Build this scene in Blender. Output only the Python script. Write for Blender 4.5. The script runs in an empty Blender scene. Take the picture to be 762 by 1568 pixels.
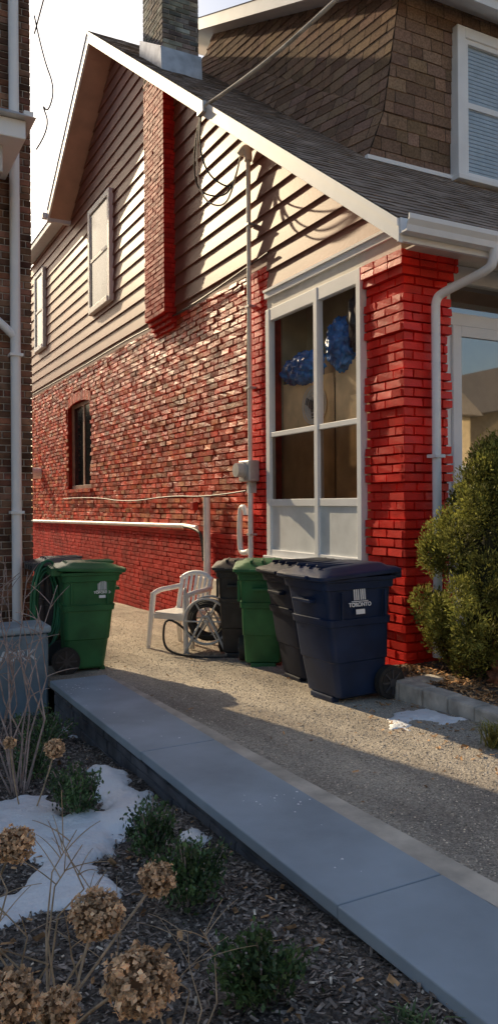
import bpy, bmesh, math, random
import numpy as np
from mathutils import Vector, Matrix
random.seed(7); rng=np.random.default_rng(7)
sc=bpy.context.scene
COL=sc.collection
R=math.radians
SUN_EL=27.0; SUN_AZ=9.5   # toward sun: +Y turned to -X by SUN_AZ

# ---------------------------------------------------------------- materials
def nt(name):
    m=bpy.data.materials.new(name); m.use_nodes=True
    n=m.node_tree.nodes; l=m.node_tree.links
    return m,n,l,n['Principled BSDF']
def c4(c): return (c[0],c[1],c[2],1)
def M(name,col,rough=.6,var=.2,scale=6,bump=0,bscale=60,spec=.5,col2=None,lo=.35,hi=.65,metal=0,detail=6,attr=None,trans=0):
    m,n,l,b=nt(name)
    b.inputs['Roughness'].default_value=rough; b.inputs['Metallic'].default_value=metal
    b.inputs['Specular IOR Level'].default_value=spec
    tc=n.new('ShaderNodeTexCoord')
    no=n.new('ShaderNodeTexNoise'); no.inputs['Scale'].default_value=scale; no.inputs['Detail'].default_value=detail
    l.new(tc.outputs['Object'],no.inputs['Vector'])
    cr=n.new('ShaderNodeValToRGB'); cr.color_ramp.elements[0].position=lo; cr.color_ramp.elements[1].position=hi
    a=[x*(1-var) for x in col]; c=col2 if col2 else [min(1,x*(1+var)) for x in col]
    cr.color_ramp.elements[0].color=c4(a); cr.color_ramp.elements[1].color=c4(c)
    l.new(no.outputs['Fac'],cr.inputs['Fac'])
    src=cr.outputs['Color']
    if attr:
        at=n.new('ShaderNodeAttribute'); at.attribute_name=attr
        mx=n.new('ShaderNodeMix'); mx.data_type='RGBA'; mx.blend_type='MULTIPLY'; mx.inputs['Factor'].default_value=1
        l.new(src,mx.inputs['A']); l.new(at.outputs['Color'],mx.inputs['B']); src=mx.outputs['Result']
    l.new(src,b.inputs['Base Color'])
    if trans:
        tl=n.new('ShaderNodeBsdfTranslucent'); l.new(src,tl.inputs['Color'])
        ms=n.new('ShaderNodeMixShader'); ms.inputs[0].default_value=trans
        l.new(b.outputs[0],ms.inputs[1]); l.new(tl.outputs[0],ms.inputs[2]); l.new(ms.outputs[0],n['Material Output'].inputs['Surface'])
    if bump:
        n2=n.new('ShaderNodeTexNoise'); n2.inputs['Scale'].default_value=bscale; n2.inputs['Detail'].default_value=5
        l.new(tc.outputs['Object'],n2.inputs['Vector'])
        bp=n.new('ShaderNodeBump'); bp.inputs['Strength'].default_value=1; bp.inputs['Distance'].default_value=bump
        l.new(n2.outputs['Fac'],bp.inputs['Height']); l.new(bp.outputs['Normal'],b.inputs['Normal'])
    return m
def shingle_mat(name,ca,cb,mort,bw,rh,vgap=.005):
    m,n,l,b=nt(name); b.inputs['Roughness'].default_value=.9; b.inputs['Specular IOR Level'].default_value=.2
    uv=n.new('ShaderNodeUVMap'); br=n.new('ShaderNodeTexBrick')
    br.inputs['Scale'].default_value=1; br.inputs['Brick Width'].default_value=bw; br.inputs['Row Height'].default_value=rh
    br.inputs['Mortar Size'].default_value=vgap; br.inputs['Mortar Smooth'].default_value=.3
    br.inputs['Color1'].default_value=c4(ca); br.inputs['Color2'].default_value=c4(cb); br.inputs['Mortar'].default_value=c4(mort)
    l.new(uv.outputs['UV'],br.inputs['Vector'])
    no=n.new('ShaderNodeTexNoise'); no.inputs['Scale'].default_value=120; l.new(uv.outputs['UV'],no.inputs['Vector'])
    no3=n.new('ShaderNodeTexNoise'); no3.inputs['Scale'].default_value=1.3; no3.inputs['Detail'].default_value=5; l.new(uv.outputs['UV'],no3.inputs['Vector'])
    ad=n.new('ShaderNodeMath'); ad.operation='ADD'; l.new(no.outputs['Fac'],ad.inputs[0]); l.new(no3.outputs['Fac'],ad.inputs[1])
    mx=n.new('ShaderNodeMix'); mx.data_type='RGBA'; mx.blend_type='MULTIPLY'; mx.inputs['Factor'].default_value=.8
    l.new(br.outputs['Color'],mx.inputs['A']); l.new(ad.outputs[0],mx.inputs['B']); l.new(mx.outputs['Result'],b.inputs['Base Color'])
    s3=n.new('ShaderNodeMath'); s3.operation='MULTIPLY_ADD'; s3.inputs[1].default_value=.35
    s2=n.new('ShaderNodeMath'); s2.operation='SUBTRACT'; s2.inputs[0].default_value=1; l.new(br.outputs['Fac'],s2.inputs[1])
    l.new(no.outputs['Fac'],s3.inputs[0]); l.new(s2.outputs[0],s3.inputs[2])
    bp=n.new('ShaderNodeBump'); bp.inputs['Distance'].default_value=.008; bp.inputs['Strength'].default_value=1
    l.new(s3.outputs[0],bp.inputs['Height']); l.new(bp.outputs['Normal'],b.inputs['Normal'])
    return m
def glass_mat(name,tint=(1,1,1),f=.06):
    m,n,l,b=nt(name); n.remove(b); out=n['Material Output']
    tr=n.new('ShaderNodeBsdfTransparent'); tr.inputs[0].default_value=c4(tint)
    gl=n.new('ShaderNodeBsdfGlossy'); gl.inputs['Roughness'].default_value=.02
    lw=n.new('ShaderNodeLayerWeight'); lw.inputs['Blend'].default_value=.5
    pw=n.new('ShaderNodeMath'); pw.operation='POWER'; pw.inputs[1].default_value=4; l.new(lw.outputs['Facing'],pw.inputs[0])
    ad=n.new('ShaderNodeMath'); ad.operation='MULTIPLY_ADD'; ad.inputs[1].default_value=.9; ad.inputs[2].default_value=f
    l.new(pw.outputs[0],ad.inputs[0])
    mx=n.new('ShaderNodeMixShader'); l.new(ad.outputs[0],mx.inputs[0]); l.new(tr.outputs[0],mx.inputs[1]); l.new(gl.outputs[0],mx.inputs[2])
    l.new(mx.outputs[0],out.inputs['Surface']); return m

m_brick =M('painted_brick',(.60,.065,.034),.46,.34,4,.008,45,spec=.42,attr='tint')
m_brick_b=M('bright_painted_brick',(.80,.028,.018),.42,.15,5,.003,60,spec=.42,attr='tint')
m_breast=M('chimney_painted_brick',(.50,.028,.022),.65,.2,5,.004,60,spec=.12,attr='tint')
m_mortar=M('painted_mortar',(.30,.030,.018),.8,.3,10,.002,80,spec=.1)
m_found =M('painted_foundation',(.46,.030,.022),.65,.3,3,.004,30,spec=.2)
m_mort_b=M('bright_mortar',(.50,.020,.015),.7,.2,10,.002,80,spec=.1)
m_nbrick=M('brown_brick',(.20,.10,.07),.85,.5,4,.004,60,attr='tint',spec=.2)
m_nmort =M('grey_mortar',(.42,.38,.33),.9,.2,20,.002,90,spec=.2)
m_gbrick=M('grey_brick',(.26,.23,.21),.85,.4,4,.004,60,attr='tint',spec=.2)
m_siding=M('brown_siding',(.285,.128,.094),.5,.14,1.5,.0008,30,spec=.22)
m_white =M('white_paint',(.88,.89,.90),.5,.04,3,.0005,40,spec=.3)
m_cream =M('cream_paint',(.82,.76,.66),.55,.12,3,.001,40,spec=.3)
m_soffit=M('brown_soffit',(.58,.39,.31),.6,.1,3,spec=.3)
m_roof  =shingle_mat('roof_shingle',(.27,.205,.16),(.38,.30,.24),(.12,.09,.07),.30,.14)
m_dshing=M('dormer_sheathing',(.06,.045,.035),.9,.2)
m_dark  =M('dark_interior',(.03,.028,.026),.8,.2)
m_glassd=M('dark_glass',(.022,.024,.026),.10,.3,2,spec=.10)
m_glassl=M('window_glass',(.035,.045,.055),.16,.5,1.9,spec=.13,col2=(.13,.155,.18),lo=.45,hi=.58)
m_glass =glass_mat('clear_glass')
m_glasst=glass_mat('screen_glass',(.46,.40,.35),.03)
m_ply   =M('plywood',(.80,.56,.30),.6,.2,3,.001,20)
m_bag   =M('blue_plastic_bag',(.03,.17,.46),.22,.5,9,.035,11,spec=.7)
m_black =M('black_plastic',(.024,.024,.026),.5,.3,10,.0005,80)
m_rubber=M('black_rubber',(.025,.025,.025),.7,.3,10)
m_navy  =M('navy_plastic',(.010,.024,.066),.45,.25,4,.0008,120,spec=.35)
m_green =M('green_plastic',(.030,.140,.050),.45,.25,4,.0008,120,spec=.35)
m_gmetal=M('galvanised_metal',(.5,.51,.52),.45,.2,6,metal=.5)
m_grey  =M('grey_paint',(.55,.54,.52),.5,.15,6)
m_hose  =M('green_hose',(.03,.17,.08),.4,.3,6)
m_pvc   =M('white_plastic',(.86,.85,.83),.4,.08,6)
m_boxp  =M('blue_grey_plastic',(.17,.24,.29),.5,.2,4)
m_stone =M('bluestone_cap',(.34,.40,.455),.65,.20,2.2,.0012,70,spec=.3,detail=10,lo=.3,hi=.7)
m_kwall =M('dark_block',(.10,.105,.12),.85,.35,6,.006,25)
m_block =M('concrete_block',(.50,.45,.39),.9,.3,7,.006,35)
m_conc  =M('concrete_strip',(.55,.49,.41),.9,.25,5,.004,60)
m_snow  =M('snow',(.93,.95,.97),.5,.015,6,.010,45)
m_peb   =M('pebble',(.58,.50,.40),.85,.5,30,attr='tint',spec=.2)
m_chip  =M('mulch_chip',(.24,.20,.17),.9,.4,40,attr='tint',spec=.2)
m_leafd =M('dead_leaf',(.44,.25,.12),.8,.5,30,attr='tint',spec=.2)
m_stem  =M('dry_stem',(.46,.34,.22),.8,.3,20)
m_twig  =M('grey_twig',(.36,.28,.25),.8,.3,20)
m_hyd   =M('dried_hydrangea',(.80,.54,.33),.8,.3,25,attr='tint',spec=.2,trans=.25)
m_box   =M('boxwood_leaf',(.085,.15,.055),.5,.5,9,attr='tint',trans=.2)
m_con   =M('conifer_leaf',(.21,.21,.05),.6,.5,5,attr='tint',spec=.2,trans=.32)
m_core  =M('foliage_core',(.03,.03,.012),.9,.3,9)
m_bark  =M('red_bark',(.34,.13,.07),.9,.5,18,.02,30)
m_cable =M('black_cable',(.025,.025,.025),.5,.2)
m_cablel=M('grey_cable',(.6,.54,.45),.6,.3)
m_tan   =M('tan_brick',(.60,.46,.27),.8,.2,4)

def ground_mat(name,cols,scale,bump,bs,patch=.6,stretch=1,dark=.68):
    m,n,l,b=nt(name); b.inputs['Roughness'].default_value=.9; b.inputs['Specular IOR Level'].default_value=.2
    tc=n.new('ShaderNodeTexCoord')
    v=n.new('ShaderNodeTexVoronoi'); v.inputs['Scale'].default_value=scale; l.new(tc.outputs['Object'],v.inputs['Vector'])
    sp=n.new('ShaderNodeSeparateColor'); l.new(v.outputs['Color'],sp.inputs[0])
    cr=n.new('ShaderNodeValToRGB'); e=cr.color_ramp.elements; e[0].color=c4(cols[0]); e[1].color=c4(cols[2]); x=e.new(.5); x.color=c4(cols[1])
    l.new(sp.outputs[0],cr.inputs['Fac'])
    mp=n.new('ShaderNodeMapping'); mp.inputs['Scale'].default_value=(1,1/stretch,1); l.new(tc.outputs['Object'],mp.inputs['Vector'])
    no=n.new('ShaderNodeTexNoise'); no.inputs['Scale'].default_value=patch; no.inputs['Detail'].default_value=8; no.inputs['Roughness'].default_value=.62; l.new(mp.outputs['Vector'],no.inputs['Vector'])
    c2=n.new('ShaderNodeValToRGB'); c2.color_ramp.elements[0].position=.38; c2.color_ramp.elements[1].position=.62
    c2.color_ramp.elements[0].color=(dark,dark*.98,dark,1); c2.color_ramp.elements[1].color=(1,1,1,1); l.new(no.outputs['Fac'],c2.inputs['Fac'])
    mx=n.new('ShaderNodeMix'); mx.data_type='RGBA'; mx.blend_type='MULTIPLY'; mx.inputs['Factor'].default_value=1
    l.new(cr.outputs['Color'],mx.inputs['A']); l.new(c2.outputs['Color'],mx.inputs['B']); l.new(mx.outputs['Result'],b.inputs['Base Color'])
    n2=n.new('ShaderNodeTexNoise'); n2.inputs['Scale'].default_value=bs; n2.inputs['Detail'].default_value=6; l.new(tc.outputs['Object'],n2.inputs['Vector'])
    sb=n.new('ShaderNodeMath'); sb.operation='SUBTRACT'; l.new(n2.outputs['Fac'],sb.inputs[0]); l.new(v.outputs['Distance'],sb.inputs[1])
    bp=n.new('ShaderNodeBump'); bp.inputs['Distance'].default_value=bump; l.new(sb.outputs[0],bp.inputs['Height']); l.new(bp.outputs['Normal'],b.inputs['Normal'])
    return m
m_drive=ground_mat('worn_gravel_driveway',[(.34,.30,.25),(.54,.475,.385),(.74,.66,.54)],110,.005,40,1.6,3.5,.55)
m_soil =ground_mat('garden_soil',[(.08,.067,.058),(.16,.135,.115),(.28,.24,.20)],70,.01,30,2)
m_ground=ground_mat('dry_ground',[(.06,.05,.035),(.09,.08,.05),(.13,.12,.08)],30,.01,20,.3)
m_asph =ground_mat('asphalt',[(.04,.04,.042),(.055,.055,.056),(.08,.08,.08)],60,.003,60)

# ---------------------------------------------------------------- helpers
def root(name,loc=(0,0,0),rz=0):
    e=bpy.data.objects.new(name,None); e.location=loc; e.rotation_euler=(0,0,rz); e.empty_display_size=.2; COL.objects.link(e); return e
def link(o,parent):
    COL.objects.link(o)
    if parent: o.parent=parent
    return o
def mesh(name,v,f,mat,parent=None,smooth=False,sharp=35,tint=None,uv=None,recalc=False):
    me=bpy.data.meshes.new(name); me.from_pydata([tuple(x) for x in v],[],[tuple(x) for x in f]); me.update()
    if recalc:
        bm=bmesh.new(); bm.from_mesh(me); bmesh.ops.recalc_face_normals(bm,faces=bm.faces); bm.to_mesh(me); bm.free()
    if mat: me.materials.append(mat)
    if smooth:
        me.polygons.foreach_set('use_smooth',[True]*len(me.polygons)); me.set_sharp_from_angle(angle=R(sharp))
    if tint is not None:
        a=me.color_attributes.new('tint','FLOAT_COLOR','POINT')
        t=np.ones((len(v),4),dtype=np.float32); t[:,:3]=np.asarray(tint,dtype=np.float32).reshape(len(v),-1)
        a.data.foreach_set('color',t.ravel())
    if uv:
        ul=me.uv_layers.new(name='UVMap')
        for p in me.polygons:
            for li in p.loop_indices:
                ul.data[li].uv=uv(me.vertices[me.loops[li].vertex_index].co)
    return link(bpy.data.objects.new(name,me),parent)
BF=[(0,3,2,1),(4,5,6,7),(0,1,5,4),(1,2,6,5),(2,3,7,6),(3,0,4,7)]
def boxes(name,bs,mat,parent=None,bevel=0):
    v=[];f=[]
    for (x0,x1,y0,y1,z0,z1) in bs:
        k=len(v); v+=[(x0,y0,z0),(x1,y0,z0),(x1,y1,z0),(x0,y1,z0),(x0,y0,z1),(x1,y0,z1),(x1,y1,z1),(x0,y1,z1)]
        f+=[tuple(k+i for i in q) for q in BF]
    o=mesh(name,v,f,mat,parent)
    if bevel:
        b=o.modifiers.new('b','BEVEL'); b.width=bevel; b.segments=2
    return o
def quadsX(name,x,rects,mat,parent):
    v=[];f=[]
    for (y0,y1,z0,z1) in rects:
        k=len(v); v+=[(x,y0,z0),(x,y0,z1),(x,y1,z1),(x,y1,z0)]; f.append((k,k+1,k+2,k+3))
    return mesh(name,v,f,mat,parent)
def quadsY(name,y,rects,mat,parent):
    v=[];f=[]
    for (x0,x1,z0,z1) in rects:
        k=len(v); v+=[(x0,y,z0),(x1,y,z0),(x1,y,z1),(x0,y,z1)]; f.append((k,k+1,k+2,k+3))
    return mesh(name,v,f,mat,parent)
def prismX(name,poly,x0,x1,mat,parent=None,bevel=0):
    n=len(poly); v=[(x0,y,z) for y,z in poly]+[(x1,y,z) for y,z in poly]
    f=[tuple(range(n)),tuple(range(2*n-1,n-1,-1))]+[(i,i+n,(i+1)%n+n,(i+1)%n) for i in range(n)]
    o=mesh(name,v,f,mat,parent,recalc=True)
    if bevel:
        b=o.modifiers.new('b','BEVEL'); b.width=bevel; b.segments=2
    return o
def prismY(name,poly,y0,y1,mat,parent=None):
    n=len(poly); v=[(x,y0,z) for x,z in poly]+[(x,y1,z) for x,z in poly]
    f=[tuple(range(n)),tuple(range(2*n-1,n-1,-1))]+[(i,i+n,(i+1)%n+n,(i+1)%n) for i in range(n)]
    return mesh(name,v,f,mat,parent,recalc=True,uv=lambda c:(c.y,c.x*1.1))
def tube(name,pts,r,mat,parent=None,smooth=True,cyclic=False,radii=None):
    cu=bpy.data.curves.new(name,'CURVE'); cu.dimensions='3D'; cu.bevel_depth=r; cu.bevel_resolution=3; cu.use_fill_caps=True
    sp=cu.splines.new('NURBS' if smooth and len(pts)>2 else 'POLY'); sp.points.add(len(pts)-1)
    for i,p in enumerate(pts):
        sp.points[i].co=(*p,1)
        if radii: sp.points[i].radius=radii[i]
    sp.use_cyclic_u=cyclic
    if sp.type=='NURBS': sp.order_u=3; sp.use_endpoint_u=not cyclic; sp.resolution_u=6
    cu.materials.append(mat)
    return link(bpy.data.objects.new(name,cu),parent)
def cyl(name,p0,p1,r,mat,parent=None,n=20,r2=None):
    p0=Vector(p0);p1=Vector(p1);d=(p1-p0).normalized(); a=d.orthogonal().normalized(); b=d.cross(a); r2=r if r2 is None else r2
    v=[];
    for p,rr in((p0,r),(p1,r2)):
        for i in range(n):
            t=2*math.pi*i/n; v.append(p+(a*math.cos(t)+b*math.sin(t))*rr)
    f=[(i,(i+1)%n,(i+1)%n+n,i+n) for i in range(n)]+[tuple(range(n-1,-1,-1)),tuple(range(n,2*n))]
    return mesh(name,v,f,mat,parent,smooth=True)

class Bricks:
    def __init__(s,warm=0): s.v=[];s.f=[];s.t=[];s.warm=warm
    def add(s,P0,U,N,ua,ub,za,zb,out,jit,tv,base=0):
        k=len(s.v); e=.004
        for (u,z) in((ua,za),(ub,za),(ub,zb),(ua,zb)):
            s.v.append(P0+U*u+Vector((0,0,z))+N*base)
        for (u,z) in((ua+e,za+e),(ub-e,za+e),(ub-e,zb-e),(ua+e,zb-e)):
            s.v.append(P0+U*(u+random.uniform(-.003,.003))+Vector((0,0,z+random.uniform(-.003,.003)))+N*(out+random.uniform(-jit,jit)))
        t=random.uniform(1-tv,1+tv); g=random.uniform(.85,1.2)
        if s.warm: g*=1+s.warm*random.random()**2.5
        s.t+=[(t,t*g,t*g*random.uniform(.85,1.05))]*8
        s.f+=[(k+4,k+5,k+6,k+7),(k,k+1,k+5,k+4),(k+1,k+2,k+6,k+5),(k+2,k+3,k+7,k+6),(k+3,k,k+4,k+7)]
    def wall(s,P0,U,N,u0,u1,z0,z1,out=.014,jit=.003,off=.003,tv=.2,bl=.215,bh=.065,m=.010,skip=None,outf=None,ext=False):
        P0=Vector(P0);U=Vector(U);N=Vector(N); i=0; z=z0
        while z<z1-.02:
            zb=min(z+bh,z1); e=outf(i) if outf else 0
            a0=u0-(e if ext else 0); a1=u1+(e if ext else 0)
            u=a0-(random.choice([.11,.11,.09]) if i%2 else 0)
            while u<a1:
                L=bl+random.uniform(-.008,.008)
                ua=max(u,a0); ub=min(u+L,a1)
                if ub-ua>.03 and not(skip and skip((ua+ub)/2,(z+zb)/2)):
                    s.add(P0,U,N,ua,ub,z,zb,out+e+random.uniform(-off,off),jit,tv)
                u+=L+m
            z+=bh+m; i+=1
    def make(s,name,mat,parent): return mesh(name,s.v,s.f,mat,parent,tint=s.t)

def leaf_mesh(name,P,size,mat,parent=None,dirs=None,asp=.5,tvar=.4,up=0,tn=None):
    P=np.asarray(P,float); n=len(P)
    a=rng.normal(size=(n,3)) if dirs is None else dirs+rng.normal(size=(n,3))*.45
    a[:,2]+=up; a/=np.linalg.norm(a,axis=1)[:,None]
    b=np.cross(a,rng.normal(size=(n,3))); b/=np.linalg.norm(b,axis=1)[:,None]
    s=size*rng.uniform(.6,1.4,n)[:,None]
    v=np.stack([P-a*s,P+b*s*asp,P+a*s,P-b*s*asp],1).reshape(-1,3)
    f=np.arange(4*n).reshape(n,4)
    t=rng.uniform(1-tvar,1+tvar,n)
    if tn is not None: t*=tn
    t=np.repeat(t,4)[:,None]*np.ones((1,3))
    return mesh(name,v.tolist(),f.tolist(),mat,parent,tint=t)

# ---------------------------------------------------------------- ground
def gd(y): return max(-.5,-.028*(y-5.5))
def gg(y): return max(-.33,.03-.067*(y-2.3)) if y>0 else .03+.067*2.3
from mathutils import noise as mn
def sheet(name,x0,x1,y0,y1,nx,ny,zf,mat):
    v=[];f=[]
    for j in range(ny+1):
        for i in range(nx+1):
            x=x0+(x1-x0)*i/nx; y=y0+(y1-y0)*j/ny; v.append((x,y,zf(x,y)))
    for j in range(ny):
        for i in range(nx):
            k=j*(nx+1)+i; f.append((k,k+1,k+nx+2,k+nx+1))
    return mesh(name,v,f,mat,smooth=True)
boxes('ground',[(-400,400,-400,400,-1.5,-.56)],m_ground)
gdn=lambda x,y:gd(y)+.014*mn.noise((x*1.2,y*1.2,0))+.004*mn.noise((x*6,y*6,8))
sheet('driveway',1.62,4.56,-4,32,60,500,gdn,m_drive)
sheet('driveway_apron',.2,1.62,8.0,32,4,60,lambda x,y:gd(y)-.01,m_drive)
gz=lambda x,y:gg(y)+.035*mn.noise((x*2.2,y*2.2,3))+.012*mn.noise((x*9,y*9,3))
sheet('garden_soil',-4,1.64,-2,8.7,90,170,gz,m_soil)
boxes('front_lawn',[(4.5,16,-6,4.9,-.56,.02)],m_ground)
boxes('street',[(-80,120,-16,-6.5,-.56,-.30)],m_asph)
boxes('sidewalk',[(-80,120,-6.5,-4.1,-.56,-.16)],m_conc)
sheet('concrete_edging',2.10,2.235,-3,6.8,1,60,lambda x,y:gd(y)+.022+.004*mn.noise((x,y*3,0)),m_conc)

def pebbles():
    n=24000
    y=2+10*rng.random(n)**1.6; x=rng.uniform(2.2,4.45,n)
    s=rng.uniform(.0022,.0070,n)
    z=np.array([gdn(a,b) for a,b in zip(x,y)])+s*.3
    base=np.array([(1,0,0),(0,1,0),(-1,0,0),(0,-1,0),(0,0,.7),(0,0,-.7)],float)
    v=base[None]*s[:,None,None]*rng.uniform(.7,1.3,(n,6,1)); v=v+np.stack([x,y,z],1)[:,None,:]
    fb=np.array([(0,1,4),(1,2,4),(2,3,4),(3,0,4)])
    f=(fb[None]+6*np.arange(n)[:,None,None]).reshape(-1,3)
    t=np.repeat(rng.uniform(.5,1.5,n),6)[:,None]*np.ones((1,3))
    mesh('gravel',v.reshape(-1,3).tolist(),f.tolist(),m_peb,tint=t)
pebbles()
def scat(name,n,xr,yr,zf,size,mat,lift=.006,flat=.35,asp=.45,tv=.6,pw=1):
    x=rng.uniform(*xr,n); y=yr[0]+(yr[1]-yr[0])*rng.random(n)**pw
    z=np.array([zf(a,b) for a,b in zip(x,y)])+lift*rng.random(n)
    d=rng.normal(size=(n,3)); d[:,2]*=flat
    P=np.stack([x,y,z],1); 
    a=d/np.linalg.norm(d,axis=1)[:,None]
    up=np.array([0,0,1.])+rng.normal(size=(n,3))*flat
    b=np.cross(a,up); b/=np.linalg.norm(b,axis=1)[:,None]
    s=size*rng.uniform(.4,1.5,n)[:,None]
    v=np.stack([P-a*s-b*s*asp,P+a*s-b*s*asp*.7,P+a*s*.9+b*s*asp,P-a*s+b*s*asp*.8],1).reshape(-1,3)
    t=np.repeat(rng.uniform(1-tv,1+tv,n),4)[:,None]*np.ones((1,3))
    mesh(name,v.tolist(),np.arange(4*n).reshape(n,4).tolist(),mat,tint=t)
scat('mulch',28000,(-.3,1.6),(1.4,7.2),gz,.012,m_chip,.014,.35,.35,.85,1.3)
scat('mulch_light',2600,(-.3,1.6),(1.4,7.2),gz,.009,m_peb,.016,.4,.4,.6,1.3)
scat('fallen_leaves',520,(-.2,1.6),(1.4,7),gz,.018,m_leafd,.02,.35,.5)
scat('dead_leaves',90,(2.2,4.4),(2.2,8),lambda x,y:gd(y)+.008,.014,m_leafd,.01,.3,.5)
scat('bed_litter',240,(3.2,3.95),(2.4,4.9),lambda x,y:gd(y)+.008,.014,m_leafd,.01,.3,.5)

def inside(x,y,P):
    c=False;n=len(P);j=n-1
    for i in range(n):
        xi,yi=P[i];xj,yj=P[j]
        if (yi>y)!=(yj>y) and x<(xj-xi)*(y-yi)/(yj-yi)+xi: c=not c
        j=i
    return c
def sdist(x,y,P):
    m=9;n=len(P)
    for i in range(n):
        ax,ay=P[i];bx,by=P[(i+1)%n];dx,dy=bx-ax,by-ay
        t=max(0,min(1,((x-ax)*dx+(y-ay)*dy)/(dx*dx+dy*dy+1e-9)))
        m=min(m,math.hypot(x-ax-dx*t,y-ay-dy*t))
    return m if inside(x,y,P) else -m
def snow(name,P,zf,th,step=.02,wob=.06):
    xs=[p[0] for p in P];ys=[p[1] for p in P]
    x0,x1,y0,y1=min(xs)-.1,max(xs)+.1,min(ys)-.1,max(ys)+.1
    nx=int((x1-x0)/step);ny=int((y1-y0)/step);v=[];ok=[]
    for j in range(ny+1):
        for i in range(nx+1):
            x=x0+i*step;y=y0+j*step
            s=sdist(x,y,P)+wob*mn.noise((x*5,y*5,1))+wob*.6*mn.noise((x*14,y*14,2))
            h=th*(1-math.exp(-max(0,s)/.05))*(1+.5*mn.noise((x*3,y*3,6)))+.008*mn.noise((x*20,y*20,9)) if s>0 else -.03
            v.append((x,y,zf(x,y)+h)); ok.append(s>-.03)
    f=[]
    for j in range(ny):
        for i in range(nx):
            k=j*(nx+1)+i;q=(k,k+1,k+nx+2,k+nx+1)
            if any(ok[a] for a in q): f.append(q)
    mesh(name,v,f,m_snow,smooth=True,sharp=80)
snow('snow_patch',[(.2,4.6),(.79,4.6),(1.07,4.58),(1.04,4.1),(1.24,4.05),(1.44,5.15),(1.56,4.9),(1.58,4.1),(1.21,3.62),(.99,3.42),(1.05,3.06),(.9,2.96),(.7,3.1),(.54,3.05),(.1,3.1),(.1,3.3),(.62,3.32),(.8,3.5),(.7,3.85),(.2,3.8)],gz,.05)
snow('snow_patch.001',[(3.25,4.25),(3.6,4.55),(3.9,4.55),(3.9,4.15),(3.7,4.1),(3.6,4.3),(3.4,4.15)],lambda x,y:gd(y),.022,.015)
snow('snow_patch.002',[(1.45,3.5),(1.55,3.6),(1.58,3.4),(1.5,3.35)],gz,.03)
snow('snow_patch.003',[(1.45,6.1),(1.6,6.3),(1.6,5.9)],gz,.04)

# stone kerb wall
kt=lambda y:.15-.015*y
r=root('stone_kerb')
js=[-1.9,.25,2.36,4.47,6.80]
for i in range(4):
    a=js[i]+.003;b=js[i+1]-.003
    prismX('cap_slab_%d'%i,[(a,kt(a)-.055),(b,kt(b)-.055),(b,kt(b)),(a,kt(a))],1.60+random.uniform(-.004,.004),2.10,m_stone,r,bevel=.006)
prismX('base_wall',[(-1.9,-.5),(6.77,-.5),(6.77,kt(6.77)-.055),(-1.9,kt(-1.9)-.055)],1.635,2.08,m_kwall,r)
bk=Bricks()
bk.wall((1.635,0,0),(0,1,0),(-1,0,0),-1.8,6.75,-.42,-.0,out=.012,jit=.006,off=.004,bl=.29,bh=.085,m=.006,tv=.3)
bk.make('block_courses',m_kwall,r)
v=[];f=[]
for cxx,cyy,sp_,nn in((1.75,6.4,.12,28),(1.9,3.4,.10,14),(1.8,5.2,.2,10),(1.95,2.9,.3,8)):
    for i in range(nn):
        a=min(2.07,max(1.63,random.gauss(cxx,sp_))); b_=min(6.75,cyy+random.gauss(0,sp_*1.5)); q=random.uniform(.002,.007)
        k=len(v); z=kt(b_)+.0015
        v+=[(a-q*random.uniform(.6,1.8),b_,z),(a,b_-q*random.uniform(.6,2),z),(a+q,b_,z),(a,b_+q,z+.002)]; f.append((k,k+1,k+2,k+3))
mesh('snow_crumbs',v,f,m_snow)

r=root('block_edging')
bs=[]
y=2.4
while y<4.95:
    L=.28; e=random.uniform(-.010,.010)
    bs.append((3.93+e,4.10+e,y,y+L-.010,-.1,.155+random.uniform(-.008,.008))); y+=L
bs+= [(4.105,4.37,4.86,5.03,-.1,.15)]
boxes('blocks',bs,m_block,r,bevel=.018)
bz=lambda x,y:.12+.03*mn.noise((x*2,y*2,5))
sheet('planting_bed_soil',4.05,7.0,1.0,5.55,40,60,bz,m_soil)
scat('bed_mulch',3000,(4.1,5.2),(3,5.45),bz,.02,m_leafd,.02,.35,.4,.6)

# ---------------------------------------------------------------- main house
H=root('brick_house')
zf=lambda y:.36+.7187*y
PK=13.7; ZP=zf(PK); zb_=lambda y:ZP-.68*(y-PK)
prismX('house_core',[(8.05,-.55),(21,-.55),(21,7.95),(17.0,7.95),(PK,ZP-.25),(5.75,zf(5.75)-.25),(5.75,4.14),(8.05,4.14)],4.66,12,m_siding,H)
WY0,WY1,WZ0,WZ1=15.45,17.3,1.93,3.72
boxes('brick_backing',[(4.512,4.655,7.98,WY0,-.5,4.45),(4.512,4.655,WY1,21,-.5,4.45),(4.512,4.655,WY0,WY1,-.5,WZ0),(4.512,4.655,WY0,WY1,WZ1+.12,4.45)],m_mortar,H)
bk=Bricks(warm=2.4)
def skip(u,z):
    if u<8.42: return True
    if WY0-.02<u<WY1+.02 and WZ0<z:
        c=(WY0+WY1)/2; top=WZ1+.10*(1-((u-c)/.93)**2)
        return z<top+.22
    return False
bk.wall((4.512,0,0),(0,1,0),(-1,0,0),7.98,21,1.2,4.45,out=.017,jit=.0075,off=.007,skip=skip,tv=.40,bl=.225,bh=.070,m=.012)
c=(WY0+WY1)/2
for i in range(26):
    u=WY0-.03+(WY1-WY0+.06)*i/26; t=WZ1+.10*(1-((u+.035-c)/.93)**2)
    bk.add(Vector((4.512,0,0)),Vector((0,1,0)),Vector((-1,0,0)),u,u+.062,t,t+.205,.026,.004,.25)
for i in range(18):
    u=WY0-.1+i*.114
    bk.add(Vector((4.512,0,0)),Vector((0,1,0)),Vector((-1,0,0)),u,u+.105,WZ0-.08,WZ0-.005,.07,.004,.2)
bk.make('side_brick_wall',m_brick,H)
bk=Bricks()
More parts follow.
